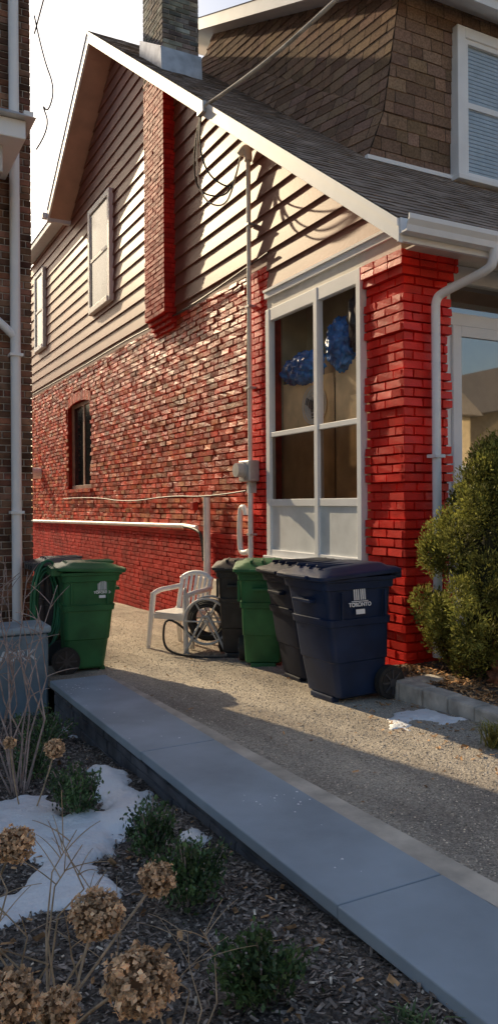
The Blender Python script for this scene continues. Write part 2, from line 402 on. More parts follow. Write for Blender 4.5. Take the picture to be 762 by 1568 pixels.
bk.wall((4.500,0,0),(0,1,0),(-1,0,0),7.98,21,-.5,1.12,out=.03,jit=.004,off=.003,tv=.15,skip=lambda u,z:u<8.42)
bk.make('foundation_courses',m_found,H)
boxes('foundation_backing',[(4.485,4.515,8.42,21,-.5,1.12)],m_found,H)
boxes('foundation_ledge',[(4.455,4.515,8.42,21,1.125,1.19)],m_found,H,bevel=.01)
bk=Bricks()
bk.wall((4.512,0,0),(0,1,0),(-1,0,0),7.98,8.42,-.5,4.45,out=.03,jit=.003,off=.002,tv=.12,bh=.07,m=.011)
bk.wall((4.512,0,0),(0,1,0),(-1,0,0),6.0,7.98,-.5,.95,out=.012,jit=.003,off=.002,tv=.12,bh=.07,m=.011)
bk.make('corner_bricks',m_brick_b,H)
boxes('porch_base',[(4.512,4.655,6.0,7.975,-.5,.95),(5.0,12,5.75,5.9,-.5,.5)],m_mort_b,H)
def window(name,X,y0,y1,z0,z1,fw,mf,mg,parent,proud=.03,double=True):
    w=root(name); w.parent=parent
    X0=X-proud
    boxes('frame',[(X0,X+.02,y0,y0+fw,z0,z1),(X0,X+.02,y1-fw,y1,z0,z1),(X0,X+.02,y0+fw,y1-fw,z1-fw,z1),(X0-.02,X+.02,y0+fw,y1-fw,z0,z0+fw)],mf,w,bevel=.004)
    zi=(z0+z1)/2
    s= [(X0+.012,X+.015,y0+fw,y1-fw,zi-.03,zi+.03)]
    if not double:
        ym=(y0+y1)/2; s=[(X0+.012,X+.015,ym-.05,ym+.05,z0+fw,z1-fw)]
    for a,b in((y0+fw,y0+fw+.045),(y1-fw-.045,y1-fw)): s.append((X0+.014,X+.014,a,b,z0+fw,z1-fw))
    boxes('sash',s,mf,w)
    boxes('pane',[(X0+.030,X+.012,y0+fw,y1-fw,z0+fw,z1-fw)],mg,w)
    return w
window('side_window',4.63,WY0,WY1,WZ0,WZ1+.1,.08,M('brown_frame',(.40,.27,.21),.5),m_glassd,H,double=False)
window('upper_side_window',4.47,13.85,15.25,5.4,7.5,.11,m_white,m_glassl,H,proud=.07)
window('rear_side_window',4.47,19.2,20.2,5.5,7.5,.11,m_white,m_glassl,H,proud=.07)

# siding
v=[];f=[]
ex=.235
def ylim(z):
    lo=max(5.5,(z+.20-.36)/.7187); hi=21 if z<8.0 else PK-(z+.22-ZP)/.68
    return lo,hi
def strip(z0,z1,a0,b0,a1,b1):
    nseg=max(1,int((b0-a0)/.5)); 
    for j in range(nseg):
        k=len(v); t0=j/nseg;t1=(j+1)/nseg
        w0=.003*mn.noise((z0*9,(a0+(b0-a0)*t0)*1.3,0)); w1=.003*mn.noise((z0*9,(a0+(b0-a0)*t1)*1.3,0))
        ya,yb_=a0+(b0-a0)*t0,a0+(b0-a0)*t1; yc,yd=a1+(b1-a1)*t0,a1+(b1-a1)*t1
        v.extend([(4.467+w0,ya,z0),(4.467+w1,yb_,z0),(4.495,yd,z1),(4.495,yc,z1),(4.50,ya,z0+.003),(4.50,yb_,z0+.003)])
        f.extend([(k,k+3,k+2,k+1),(k,k+1,k+5,k+4)])
z=4.12
while z<9.95:
    z1=z+ex
    lo0,hi0=ylim(z);lo1,hi1=ylim(z1)
    if z<4.40: hi0=hi1=7.99
    if lo1<hi1: strip(z,z1,lo0,hi0,lo1,hi1)
    z+=ex
mesh('clapboard_siding',v,f,m_siding,H)
prismX('siding_backing',[(7.99,4.45),(21,4.45),(21,7.95),(17.0,7.95),(PK,ZP-.22),(5.52,zf(5.52)-.20),(5.52,4.13),(7.99,4.13)],4.50,4.655,m_siding,H)
tube('siding_cable',[(4.44,7.9,4.55),(4.44,9.2,4.47),(4.44,10.8,4.43),(4.44,13,4.5),(4.44,16,4.46),(4.44,20.9,4.5)],.012,m_cable,H)
boxes('rear_gutter',[(4.22,4.5,17.0,21.1,7.98,8.12)],m_white,H,bevel=.02)
prismY('rear_roof',[(4.2,8.125),(12,8.125),(12,10.3),(8,10.3)],16.9,21.2,m_roof,H)

# roof
def lapped(name,x0,x1,ya,yb,zfun,exs,mat):
    v=[];f=[]
    sl=math.hypot(yb-ya,zfun(yb)-zfun(ya)); n=int(sl/exs)
    for i in range(n):
        y0=ya+(yb-ya)*i/n; y1=ya+(yb-ya)*(i+1)/n; k=len(v)
        nb=110
        for j in range(nb+1):
            x=x0+(x1-x0)*j/nb; w=.009*mn.noise((x*4,i*1.7,0))
            v+= [(x,y0+.012*mn.noise((x*6,i*2.3,4)),zfun(y0)+.010+w),(x,y1,zfun(y1)+.001),(x,y0,zfun(y0)-.004)]
        for j in range(nb):
            a=k+3*j; f+=[(a,a+3,a+4,a+1),(a+2,a+5,a+3,a)]
    mesh(name,v,f,mat,H,uv=lambda co:(co.x,(co.y-ya)/(yb-ya)*n*.14))
lapped('front_roof_shingles',3.97,12.3,4.93,PK,zf,.14,m_roof)
prismX('front_roof_deck',[(4.98,zf(4.98)-.012),(PK,ZP-.012),(PK,ZP-.18),(4.98,zf(4.98)-.17)],4.03,12.3,m_soffit,H)
prismX('back_roof_deck',[(PK+.002,ZP-.012),(16.85,zb_(16.85)-.012),(16.85,zb_(16.85)-.2),(PK+.002,ZP-.2)],4.03,12.3,m_soffit,H)
lapped('back_roof_shingles',3.97,12.3,16.9,PK,zb_,.14,m_roof)
prismX('front_rake_board',[(4.93,zf(4.93)-.012),(PK,ZP-.012),(PK,ZP-.22),(4.93,zf(4.93)-.20)],3.985,4.025,m_white,H,bevel=.004)
prismX('rake_drip_edge',[(4.93,zf(4.93)-.008),(PK,ZP-.008),(PK,ZP-.07),(4.93,zf(4.93)-.07)],3.968,3.983,m_white,H)
prismX('back_rake_board',[(PK,ZP-.012),(16.9,zb_(16.9)-.012),(16.9,zb_(16.9)-.22),(PK,ZP-.23)],3.985,4.025,m_white,H,bevel=.004)
v=[];f=[]
for i in range(24):
    y0=PK+.1+i*.13; y1=y0+.118
    k=len(v); v+=[(4.03,y0,zb_(y0)-.205),(4.47,y0,zb_(y0)-.205),(4.47,y1,zb_(y1)-.213),(4.03,y1,zb_(y1)-.213)]
    f.append((k,k+1,k+2,k+3))
mesh('soffit_panels',v,f,m_soffit,H)
boxes('back_eave_return',[(3.98,4.5,16.85,16.95,zb_(16.9)-.25,zb_(16.9)-.02)],m_white,H)
boxes('back_gutter',[(3.9,6,16.95,17.08,zb_(16.9)-.16,zb_(16.9)-.03)],m_white,H,bevel=.02)
gp=[(4.80,3.90),(4.80,3.86),(4.83,3.82),(4.84,3.77),(4.93,3.77),(4.93,3.90),(4.915,3.90),(4.915,3.785),(4.85,3.785),(4.84,3.83),(4.815,3.87),(4.815,3.90)]
prismX('front_gutter',gp,3.99,12.3,m_white,H)
boxes('front_fascia',[(4.0,12.3,4.94,4.975,3.72,3.9)],m_white,H)
boxes('front_soffit',[(4.47,12.3,4.98,5.495,3.86,3.875)],m_cream,H)
boxes('porch_beam',[(4.47,4.655,5.5,7.98,3.885,4.125),(4.655,12,5.5,5.75,3.885,4.125)],m_cream,H)
boxes('beam_moulding',[(4.42,4.468,5.45,8.0,4.09,4.118),(4.44,4.468,5.45,8.0,4.02,4.088)],m_white,H)

# porch window assembly
W=root('porch_window'); W.parent=H
Y0,Y1=6.07,7.98
fr=[(4.44,4.52,Y0+.02,Y0+.09,.98,3.88),(4.44,4.52,Y1-.09,Y1-.002,.98,3.88),(4.44,4.52,6.86,6.93,.98,3.88)]
for a,b in((.98,1.05),(1.56,1.64),(2.37,2.425),(3.74,3.88)):
    fr+=[(4.446,4.514,Y0+.09,6.86,a,b),(4.446,4.514,6.93,Y1-.09,a,b)]
boxes('frame',fr,m_white,W,bevel=.004)
boxes('sill',[(4.40,4.53,6.06,8.0,.945,.978)],m_white,W,bevel=.005)
boxes('lower_panel',[(4.47,4.50,Y0+.09,6.86,1.05,1.56),(4.47,4.50,6.93,Y1-.09,1.05,1.56)],M('painted_panel',(.80,.82,.82),.5,.08,5),W)
quadsX('upper_glass',4.48,[(Y0+.09,6.86,2.425,3.74),(6.93,Y1-.09,2.425,3.74)],m_glass,W)
quadsX('lower_screen',4.48,[(Y0+.09,6.86,1.64,2.37),(6.93,Y1-.09,1.64,2.37)],m_glasst,W)
boxes('stored_plywood',[(4.66,4.675,6.05,6.84,1.2,3.12),(4.66,4.675,6.88,7.94,1.2,3.0)],m_ply,W)
boxes('cardboard_box',[(4.69,4.95,6.5,7.1,2.98,3.20)],M('cardboard',(.45,.30,.17),.8,.2,5),W)
boxes('interior_wall',[(5.0,5.05,5.8,8.0,0,4.1),(4.66,5.0,7.95,8.0,0,4.1)],M('interior_paint',(.42,.38,.25),.8,.2,2),W)
boxes('interior_floor',[(4.53,5.0,5.9,7.95,.3,.35)],m_dark,W)
fc=Vector((4.60,7.2,2.68))
cyl('fan_disc',fc+Vector((.03,0,0)),fc+Vector((.04,0,0)),.215,M('fan_plate',(.62,.55,.45),.4,.1),W,n=40)
for k,rr in enumerate((.21,.17,.13,.09)):
    tube('fan_ring_%d'%k,[fc+Vector((0,math.cos(t)*rr,math.sin(t)*rr)) for t in np.linspace(0,2*math.pi,25)[:-1]],.005,m_grey,W,cyclic=True)
cyl('fan_hub',fc+Vector((-.03,0,0)),fc+Vector((.03,0,0)),.045,m_black,W)
for k in range(3):
    t=k*2.09+.4; boxes('fan_blade_%d'%k,[(-.004,.004,0,.15,-.04,.04)],m_black,W,bevel=.003).matrix_local=Matrix.Translation(fc)@Matrix.Rotation(t,4,'X')
def blob(name,c,rad,mat,parent,amp=.25,fr=3,sub=4,seed=0,flat=None,ridge=0):
    bm=bmesh.new(); bmesh.ops.create_icosphere(bm,subdivisions=sub,radius=1)
    for q in bm.verts:
        d=q.co.normalized(); k=1+amp*mn.noise(d*fr+Vector((seed,0,0)))+amp*.4*mn.noise(d*fr*3+Vector((0,seed,0)))
        if ridge: k+=ridge*(.5-abs(mn.noise(d*fr*2+Vector((seed,seed,0)))))+ridge*.5*(.5-abs(mn.noise(d*fr*5+Vector((seed,0,seed)))))
        q.co=Vector((d.x*rad[0]*k+c[0],d.y*rad[1]*k+c[1],d.z*rad[2]*k+c[2]))
    me=bpy.data.meshes.new(name); bm.to_mesh(me); bm.free(); me.materials.append(mat)
    me.polygons.foreach_set('use_smooth',[True]*len(me.polygons))
    return link(bpy.data.objects.new(name,me),parent)
blob('blue_bag_1',(4.70,7.48,3.13),(.16,.36,.17),m_bag,W,.22,2,5,1,ridge=.35)
blob('blue_bag_2',(4.70,6.68,3.26),(.16,.24,.25),m_bag,W,.22,2,5,5,ridge=.35)
blob('black_bag',(4.62,6.32,3.42),(.10,.17,.32),m_black,W,.4,3,4,9)
blob('black_boot',(4.59,6.25,2.85),(.04,.08,.12),m_black,W,.3,3,3,12)
boxes('shelf',[(4.68,4.99,6.1,7.9,2.94,2.97)],m_ply,W)

# pillar
r=root('brick_pillar'); r.parent=H
px0,px1,py0,py1=4.5,5.02,5.51,6.07
boxes('core',[(px0+.03,px1-.03,py0+.03,py1-.01,-.3,3.72)],m_mort_b,r)
bk=Bricks()
of=lambda i:.030 if (i//4)%2==0 else 0
z0=-.28;zt=3.66
kw=dict(out=.03,jit=.005,off=.003,tv=.16,outf=of,bl=.22,bh=.075,m=.011)
bk.wall((px0+.03,0,0),(0,1,0),(-1,0,0),py0+.005,py1,z0,zt,**kw)
bk.wall((0,py0+.03,0),(1,0,0),(0,-1,0),px0,px1,z0,zt,ext=True,**kw)
bk.wall((px1-.03,0,0),(0,1,0),(1,0,0),py0+.005,py1,z0,zt,**kw)
for (za,zb,e) in((3.66,3.73,.045),(3.735,3.80,.075),(3.805,3.87,.075)):
    for (P,U,N_,a,b) in(((px0-e+.03,0,0),(0,1,0),(-1,0,0),py0-e+.005,py1+.0),((0,py0-e+.03,0),(1,0,0),(0,-1,0),px0-e,px1+e)):
        u=a
        while u<b-.03:
            bk.add(Vector(P),Vector(U),Vector(N_),u,min(u+.2,b),za,zb,.03,.004,.1); u+=.207
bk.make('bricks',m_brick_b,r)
boxes('cap_core',[(px0-.04,px1+.04,py0-.04,py1-.01,3.66,3.868)],m_mort_b,r)

# front porch entrance
D=root('front_entrance'); D.parent=H
boxes('frame',[(5.06,5.16,5.62,5.72,.3,3.88),(5.16,12,5.62,5.72,3.72,3.88),(5.16,12,5.62,5.72,3.30,3.42),(6.25,6.35,5.62,5.72,.3,3.3)],m_white,D,bevel=.004)
boxes('storm_door_frame',[(5.165,5.27,5.59,5.64,.35,3.29),(6.14,6.245,5.59,5.64,.35,3.29),(5.27,6.14,5.59,5.64,3.19,3.29),(5.27,6.14,5.59,5.64,.35,.9)],m_white,D,bevel=.004)
gl_r=glass_mat('storm_glass',(.8,.8,.8),.38)
quadsY('door_glass',5.612,[(5.27,6.14,.9,3.19)],gl_r,D)
quadsY('side_glass',5.662,[(5.16,12,3.42,3.72),(6.35,12,.9,3.3)],gl_r,D)
boxes('knee_wall',[(6.35,12,5.63,5.72,.3,.9)],m_white,D)
boxes('interior_door',[(5.2,9,6.6,6.7,.3,4.0)],M('beige_wall',(.55,.45,.28),.7,.2,2),D)
boxes('porch_step',[(5.1,7.0,4.9,5.6,-.3,.3)],m_block,D)
dsp=root('downspout'); dsp.parent=H
tube('pipe',[(4.97,4.87,3.80),(4.97,4.87,3.66),(4.95,4.95,3.60),(4.82,5.36,3.50),(4.785,5.405,3.44),(4.785,5.405,3.30),(4.785,5.405,2.5),(4.785,5.405,1.2),(4.785,5.405,.35)],.042,m_white,dsp)
tube('lower_pipe',[(4.785,5.405,.5),(4.785,5.405,.18)],.05,m_white,dsp,smooth=False)
boxes('straps',[(4.725,4.845,5.355,5.47,2.0,2.03),(4.725,4.845,5.355,5.47,1.1,1.13)],m_white,dsp)
boxes('white_trim_edge',[(5.043,5.058,5.56,5.62,.4,3.7)],m_white,D)

# chimney
r=root('chimney'); r.parent=H
cy0,cy1=10.85,11.7
boxes('breast_core',[(4.315,4.50,cy0+.01,cy1-.01,4.5,8.3)],m_mort_b,r)
bk=Bricks()
bk.wall((4.315,0,0),(0,1,0),(-1,0,0),cy0,cy1,4.5,8.3,out=.013,jit=.004,off=.003,tv=.2)
bk.wall((0,cy0+.012,0),(1,0,0),(0,-1,0),4.305,4.5,4.5,8.3,out=.013,jit=.004,off=.003,tv=.2)
for i in range(3):
    zz=4.5-.075*(i+1); x=4.33+.045*(i+1)
    bk.wall((x,0,0),(0,1,0),(-1,0,0),cy0+.0,cy1,zz,zz+.065,out=.013,jit=.003,off=.001,tv=.12)
    bk.wall((0,cy0+.012,0),(1,0,0),(0,-1,0),x-.01,4.5,zz,zz+.065,out=.013,jit=.003,off=.001,tv=.12)
    boxes('corbel_%d'%i,[(x,4.5,cy0+.012,cy1-.01,zz-.002,zz+.07)],m_mort_b,r)
bk.make('breast_bricks',m_breast,r)
boxes('stack_core',[(4.315,4.885,cy0+.015,cy1-.015,8.0,11.5)],m_nmort,r)
bk=Bricks()
bk.wall((4.315,0,0),(0,1,0),(-1,0,0),cy0,cy1,8.2,11.5,out=.012,tv=.45)
bk.wall((0,cy0+.015,0),(1,0,0),(0,-1,0),4.302,4.898,8.2,11.5,out=.012,tv=.45)
bk.wall((4.885,0,0),(0,1,0),(1,0,0),cy0,cy1,8.2,11.5,out=.012,tv=.45)
bk.make('stack_bricks',m_gbrick,r)
prismX('flashing',[(cy0-.06,zf(cy0-.06)),(cy0-.03,zf(cy0)+.33),(cy1+.03,zf(cy1)+.28),(cy1+.05,zf(cy1))],4.26,4.93,m_gmetal,r)

# dormer
r=root('dormer'); r.parent=H
A=Vector((5.5,7.38,zf(7.38)-.01));A2=Vector((5.6,12.6,zf(12.6)-.01));B=Vector((5.72,7.34,6.26));B2=Vector((5.78,12.5,9.62));C=Vector((5.95,7.30,7.8));C2=Vector((5.9,12.4,10.0))
X=11.0
mesh('side_sheathing',[A,B,B2,A2,C,C2],[(0,1,2,3),(1,4,5,2)],m_dshing,r)
mesh('front_sheathing',[A,(X,7.38,A[2]),(X,7.34,6.26),B,(X,7.30,7.8),C],[(0,1,2,3),(3,2,4,5)],m_dshing,r)
def lapwall(name,face_pts,nrm,uvw,ex_):
    U=uvw; N_=Vector(nrm); v=[];f=[];t=[]
    zs=[p.z for p in face_pts]; z=min(zs)-random.uniform(0,.02); row=0
    def span(zz):
        xs=[]
        n=len(face_pts)
        for i in range(n):
            p,q=face_pts[i],face_pts[(i+1)%n]
            if (p.z-zz)*(q.z-zz)<=0 and abs(p.z-q.z)>1e-6:
                k=(zz-p.z)/(q.z-p.z); xs.append(p.lerp(q,k))
        if len(xs)<2: return None
        xs.sort(key=lambda c:c[U]); return xs[0],xs[-1]
    while z<max(zs)-.01:
        s0=span(max(z,min(zs)+.001)); s1=span(min(z+ex_,max(zs)-.001))
        if s0 and s1:
            a0=min(s0[0][U],s1[0][U]); a1=max(s0[1][U],s1[1][U]); w=.30
            u=a0-(w/2 if row%2 else 0)-random.uniform(0,.05)
            def pt(sp,u):
                p,q=sp; k=(u-p[U])/(q[U]-p[U]+1e-9); return p.lerp(q,k)
            while u<a1:
                wd=w*random.choice([.6,1,1,1])
                ua,ub=u+.005,u+wd-.005
                b0=max(ua,s0[0][U]); b1=min(ub,s0[1][U]); t0=max(ua,s1[0][U]); t1=min(ub,s1[1][U])
                if b1-b0>.0 or t1-t0>.0:
                    if b1<=b0: b0=b1=max(min((b0+b1)/2,s0[1][U]),s0[0][U])
                    if t1<=t0: t0=t1=max(min((t0+t1)/2,s1[1][U]),s1[0][U])
                    dz=random.uniform(-.007,.007); o=.014+random.uniform(-.003,.005); k=len(v)
                    P=[pt(s0,b0)+N_*o+Vector((0,0,dz)),pt(s0,b1)+N_*o+Vector((0,0,dz)),pt(s1,t1)+N_*.004,pt(s1,t0)+N_*.004,pt(s0,b0)+N_*.001+Vector((0,0,dz)),pt(s0,b1)+N_*.001+Vector((0,0,dz))]
                    v+=P; f+=[(k,k+1,k+2,k+3),(k+4,k+5,k+1,k)]; q=random.uniform(.65,1.15); t+=[(q,q*random.uniform(.94,1.04),q*random.uniform(.9,1.05))]*6
                u+=wd
        z+=ex_; row+=1
    mesh(name,v,f,M(name+'_mat',(.28,.185,.13),.9,.25,40,.004,160,attr='tint',spec=.1),r,tint=t)
lapwall('side_skirt_shingles',[A,B,B2,A2],(-.9,0,.35),1,.15)
lapwall('side_shingles',[B,C,C2,B2],(-1,0,.1),1,.15)
lapwall('front_skirt_shingles',[A,Vector((X,7.38,A.z)),Vector((X,7.34,6.26)),B],(0,-1,.05),0,.15)
lapwall('front_shingles',[B,Vector((X,7.34,6.26)),Vector((X,7.30,7.8)),C],(0,-1,.03),0,.15)
zd=lambda y:9.97+.43*(y-12.4)
prismX('dormer_roof',[(6.85,zd(6.85)+.12),(14.5,zd(14.5)+.12),(14.5,zd(14.5)),(6.85,zd(6.85))],5.55,11.2,m_white,r)
prismX('dormer_rake',[(6.83,zd(6.83)+.14),(12.9,zd(12.9)+.14),(12.9,zd(12.9)-.06),(6.83,zd(6.83)-.06)],5.50,5.545,m_white,r)
mesh('dormer_roof_shingles',[(5.48,6.8,zd(6.8)+.145),(11.2,6.8,zd(6.8)+.145),(11.2,14.5,zd(14.5)+.145),(5.48,14.5,zd(14.5)+.145)],[(0,1,2,3)],m_roof,r,uv=lambda c:(c.x,c.y))
boxes('base_flashing',[(5.45,11,7.30,7.36,zf(7.33)+.0,zf(7.33)+.05)],m_white,r)
w=root('dormer_window'); w.parent=r
a,b,z0,z1,Yw=6.76,8.0,5.66,7.52,7.30
boxes('casing',[(a,a+.13,Yw-.10,Yw+.05,z0,z1),(b-.13,b,Yw-.10,Yw+.05,z0,z1),(a+.13,b-.13,Yw-.10,Yw+.05,z1-.13,z1),(a-.02,b+.02,Yw-.13,Yw+.05,z0-.06,z0)],m_white,w,bevel=.006)
boxes('sash',[(a+.13,a+.19,Yw-.075,Yw,z0,z1-.13),(b-.19,b-.13,Yw-.075,Yw,z0,z1-.13),(a+.19,b-.19,Yw-.075,Yw,z0,z0+.06),(a+.19,b-.19,Yw-.075,Yw,6.53,6.6),(a+.19,b-.19,Yw-.075,Yw,z1-.19,z1-.13)],m_white,w)
boxes('blinds',[(a+.19,b-.19,Yw-.045,Yw-.035,z0+.06+i*.05,z0+.1+i*.05) for i in range(34)],M('blind_slat',(.42,.5,.56),.6,.1),w)
quadsY('pane',Yw-.06,[(a+.19,b-.19,z0+.06,z1-.19)],glass_mat('sash_glass',(1,1,1),.12),w)

# service
r=root('electric_service'); r.parent=H
cx,cy=4.42,8.34
tube('conduit',[(cx,cy,5.85),(cx,cy,2.1)],.028,m_cream,r,smooth=False)
tube('conduit_low',[(cx,cy,1.9),(cx,cy,.0)],.033,m_pvc,r,smooth=False)
tube('weatherhead',[(cx,cy,5.8),(cx,cy,5.93),(cx-.02,cy+.05,5.98),(cx-.04,cy+.13,5.92)],.05,m_cream,r)
boxes('meter_box',[(4.33,4.48,cy-.13,cy+.15,1.86,2.12)],m_gmetal,r,bevel=.015)
cyl('meter_glass',(4.33,cy+.01,2.0),(4.22,cy+.01,2.0),.085,m_grey,r)
cyl('meter_ring',(4.335,cy+.01,2.0),(4.30,cy+.01,2.0),.10,m_gmetal,r)
boxes('meter_base',[(4.40,4.48,cy-.05,cy+.07,1.72,1.86)],m_grey,r,bevel=.006)
for zz in(5.0,4.0,3.0,1.2): boxes('strap_%d'%int(zz*10),[(cx-.035,cx+.06,cy-.05,cy+.05,zz,zz+.025)],m_gmetal,r)
tube('u_pipe',[(4.42,cy+.12,1.45),(4.42,cy+.12,1.52),(4.42,cy+.22,1.56),(4.42,cy+.28,1.5),(4.42,cy+.30,1.2),(4.42,cy+.28,1.0),(4.42,cy+.18,.97),(4.42,cy+.06,1.0)],.036,m_pvc,r)
rk=Vector((3.96,8.69,6.50))
tube('service_drop',[rk,(4.1,7.5,6.40),(4.28,6.22,6.50),(4.7,3,6.75),(5.2,-2,7.3),(6,-8,8.3)],.022,m_cablel,r)
boxes('anchor',[(3.93,3.99,8.6,8.78,6.42,6.56)],m_gmetal,r,bevel=.01)
for k,(dy,dz) in enumerate(((.0,0),(.2,-.25),(.35,-.1))):
    tube('drip_loop_%d'%k,[rk,rk+Vector((.0,.12+dy*.4,-.35)),rk+Vector((.1,.1+dy,-.75+dz)),rk+Vector((.3,-.05+dy*.3,-.95+dz)),(cx-.06,cy+.25,5.6),(cx-.04,cy+.13,5.9)],.011,[m_cable,m_cablel,m_cable][k],r)
tube('thin_cable',[(4.44,cy+.1,4.5),(4.43,cy+.05,3.9),(4.43,cy+.12,3.2),(4.43,cy+.06,2.5),(4.43,cy+.05,2.1)],.007,m_cable,r)
tube('wall_cable',[(4.44,8.5,1.75),(4.44,9.6,1.68),(4.44,11,1.72),(4.44,13,1.62),(4.44,15.2,1.75),(4.44,17.5,1.72)],.010,m_cable,r)
tube('wall_pipe',[(4.43,10.0,1.25),(4.43,10.4,1.27),(4.43,20.9,1.16)],.035,m_pvc,r,smooth=False)
tube('wall_pipe_end',[(4.41,10.4,1.26),(4.41,9.9,1.24),(4.41,9.75,1.1),(4.41,9.72,.8)],.022,m_cable,r)
tube('vent_pipe',[(4.40,9.58,.3),(4.40,9.58,1.68)],.05,m_pvc,r,smooth=False)
boxes('junction_box',[(4.40,4.48,10.05,10.17,1.5,1.62)],m_found,r,bevel=.01)
cyl('dryer_vent',(4.5,20.0,2.4),(4.25,20.0,2.4),.14,m_pvc,r)

# ---------------------------------------------------------------- neighbour house
N=root('brick_house.001')
boxes('front_wing_core',[(-6,1.835,8.615,10.0,-.5,9.5)],m_nmort,N)
boxes('main_body',[(-6,.3,10.0,19,-.5,9.5)],M('side_brick',(.2,.1,.07),.85,.3,3),N)  # unseen rear, stepped back behind a short wing to let sunlight through
bk=Bricks()
bk.wall((0,8.615,0),(1,0,0),(0,-1,0),-.6,1.85,-.45,9.5,out=.014,tv=.5,jit=.003)
bk.wall((1.835,0,0),(0,1,0),(1,0,0),8.605,10.0,-.45,9.5,out=.014,tv=.5,jit=.003)
bk.make('bricks',m_nbrick,N)
tube('downspout',[(1.66,8.53,9.4),(1.66,8.53,.1)],.055,m_white,N,smooth=False)
tube('downspout_foot',[(1.66,8.53,.15),(1.66,8.5,-.02),(1.72,8.35,-.14)],.055,m_white,N)
tube('branch_pipe',[(1.2,8.50,3.75),(1.45,8.50,3.6),(1.64,8.52,3.42)],.045,m_white,N)
boxes('straps',[(1.59,1.73,8.46,8.6,z,z+.03) for z in(1.5,3.2,5.6,7.4)],m_white,N)
boxes('porch_roof_fascia',[(-5,1.58,7.55,8.6,5.12,5.30)],m_white,N,bevel=.01)
prismX('porch_roof',[(7.45,5.302),(8.6,5.302),(8.6,5.9)],-5,1.66,m_gmetal,N)
boxes('porch_soffit_trim',[(-5,1.40,7.75,8.55,4.85,5.118)],m_grey,N,bevel=.01)
boxes('gable_roof',[(-6.4,2.0,8.2,19.4,9.5,9.7)],m_white,N)
tube('hanging_wire',[(1.9,8.6,7.0),(1.97,8.5,6.5),(2.1,8.5,6.2),(2.02,8.5,5.9),(1.95,8.5,6.0),(2.05,8.5,5.75),(1.9,8.55,5.5)],.008,m_cable,N)
tube('overhead_wire',[(1.9,8.6,6.8),(2.0,7,7.6),(1.9,0,9.5)],.008,m_cable,N)
boxes('wall_light',[(1.75,1.85,8.44,8.6,5.75,5.85)],m_white,N)
r=root('garden_hose')
for k in range(9):
    a=random.uniform(.18,.26); cxh=1.84+random.uniform(-.04,.04); cz=.55+random.uniform(-.05,.05)
    tube('coil_%d'%k,[(cxh+a*.6*math.cos(t),7.9+.02*k,cz+a*1.9*math.sin(t)) for t in np.linspace(0,2*math.pi,17)[:-1]],.014,m_hose,r,cyclic=True)

def simple_house(name,x0,x1,y,h,mat):
    s=root(name); d=9
    boxes('walls',[(x0,x1,y-d,y,-.5,h)],mat,s)
    xm=(x0+x1)/2
    prismY('gable_roof',[(x0-.5,h+.01),(x1+.5,h+.01),(xm,h+3.6)],y-d-.4,y+.5,M(name+'_shingle',(.2,.17,.15),.9),s)
    b=[];g=[]
    for xx in(x0+1.5,xm+1.0):
        for zz in(1.0,4.2):
            b.append((xx-.1,xx+1.7,y+.005,y+.06,zz-.1,zz+1.8)); g.append((xx,xx+1.6,y+.05,y+.075,zz,zz+1.7))
    boxes('window_frames',b,m_white,s); boxes('window_panes',g,m_glassd,s)
    boxes('porch_roof',[(x0,x1,y+.1,y+2,3.2,3.4)],m_white,s)
    boxes('porch_posts',[(xx,xx+.25,y+1.6,y+1.85,-.5,3.2) for xx in(x0,xm,x1-.25)],m_white,s)
    boxes('door',[(xm-.9,xm,y+.005,y+.08,.2,2.4)],m_found,s)
simple_house('brick_house.002',-14,-5,-20,6.5,m_tan)
simple_house('brick_house.003',-2,7,-20,6.2,m_tan)
simple_house('brick_house.004',10,19,-20,6.5,m_tan)
simple_house('brick_house.005',21.5,30,-20,6.2,m_tan)
simple_house('brick_house.006',32.5,42,-20,6.6,m_tan)
simple_house('reflected_house.007',-16,-5,53,6.5,m_nbrick)  # unseen house added to give the side windows a dark reflection
simple_house('reflected_house.008',-4,4,53,6.5,m_nbrick)  # added beside it out of view, widening the dark reflection
boxes('wooden_fence',[(-6+i*.16,-6+i*.16+.15,33,33.03,-.55,1.1+.03*random.random()) for i in range(120)]+[(-6,13.3,33.04,33.09,.7,.8),(-6,13.3,33.04,33.09,-.2,-.1)],M('fence_wood',(.3,.22,.15),.85,.4,8))
def dapple_tree(name,base,h,seed,depth):
    random.seed(seed); v=[];f=[]
    def seg(p,q,r0,r1):
        d=(q-p).normalized(); a=d.orthogonal().normalized(); b=d.cross(a); k=len(v); n=6
        for pp,rr in((p,r0),(q,r1)):
            for i in range(n):
                t=2*math.pi*i/n; v.append(pp+(a*math.cos(t)+b*math.sin(t))*rr)
        for i in range(n): f.append((k+i,k+(i+1)%n,k+(i+1)%n+n,k+i+n))
    def grow(p,d,L,rr,dep):
        mid=p+d*L*.5+Vector((random.uniform(-.06,.06),random.uniform(-.06,.06),0))*L
        q=p+d*L+Vector((random.uniform(-.1,.1),random.uniform(-.1,.1),.05))*L
        seg(p,mid,rr,rr*.85); seg(mid,q,rr*.85,rr*.68)
        if dep==0: return
        for i in range(3):
            ax=Vector((random.gauss(0,1),random.gauss(0,1),random.gauss(0,.5))).normalized()
            nd=(d+ax*random.uniform(.45,.85)).normalized(); nd.z+=.08
            grow(q if i<2 else mid,nd.normalized(),L*random.uniform(.62,.82),rr*.6,dep-1)
    grow(Vector(base),Vector((0,0,1)),h*.27,h*.015,depth)
    mesh(name,v,f,m_twig)
dapple_tree('dapple_tree',(-.9,30,-.56),14,3,5)  # unseen tree added to dapple the sunlight on side wall and driveway
random.seed(21)

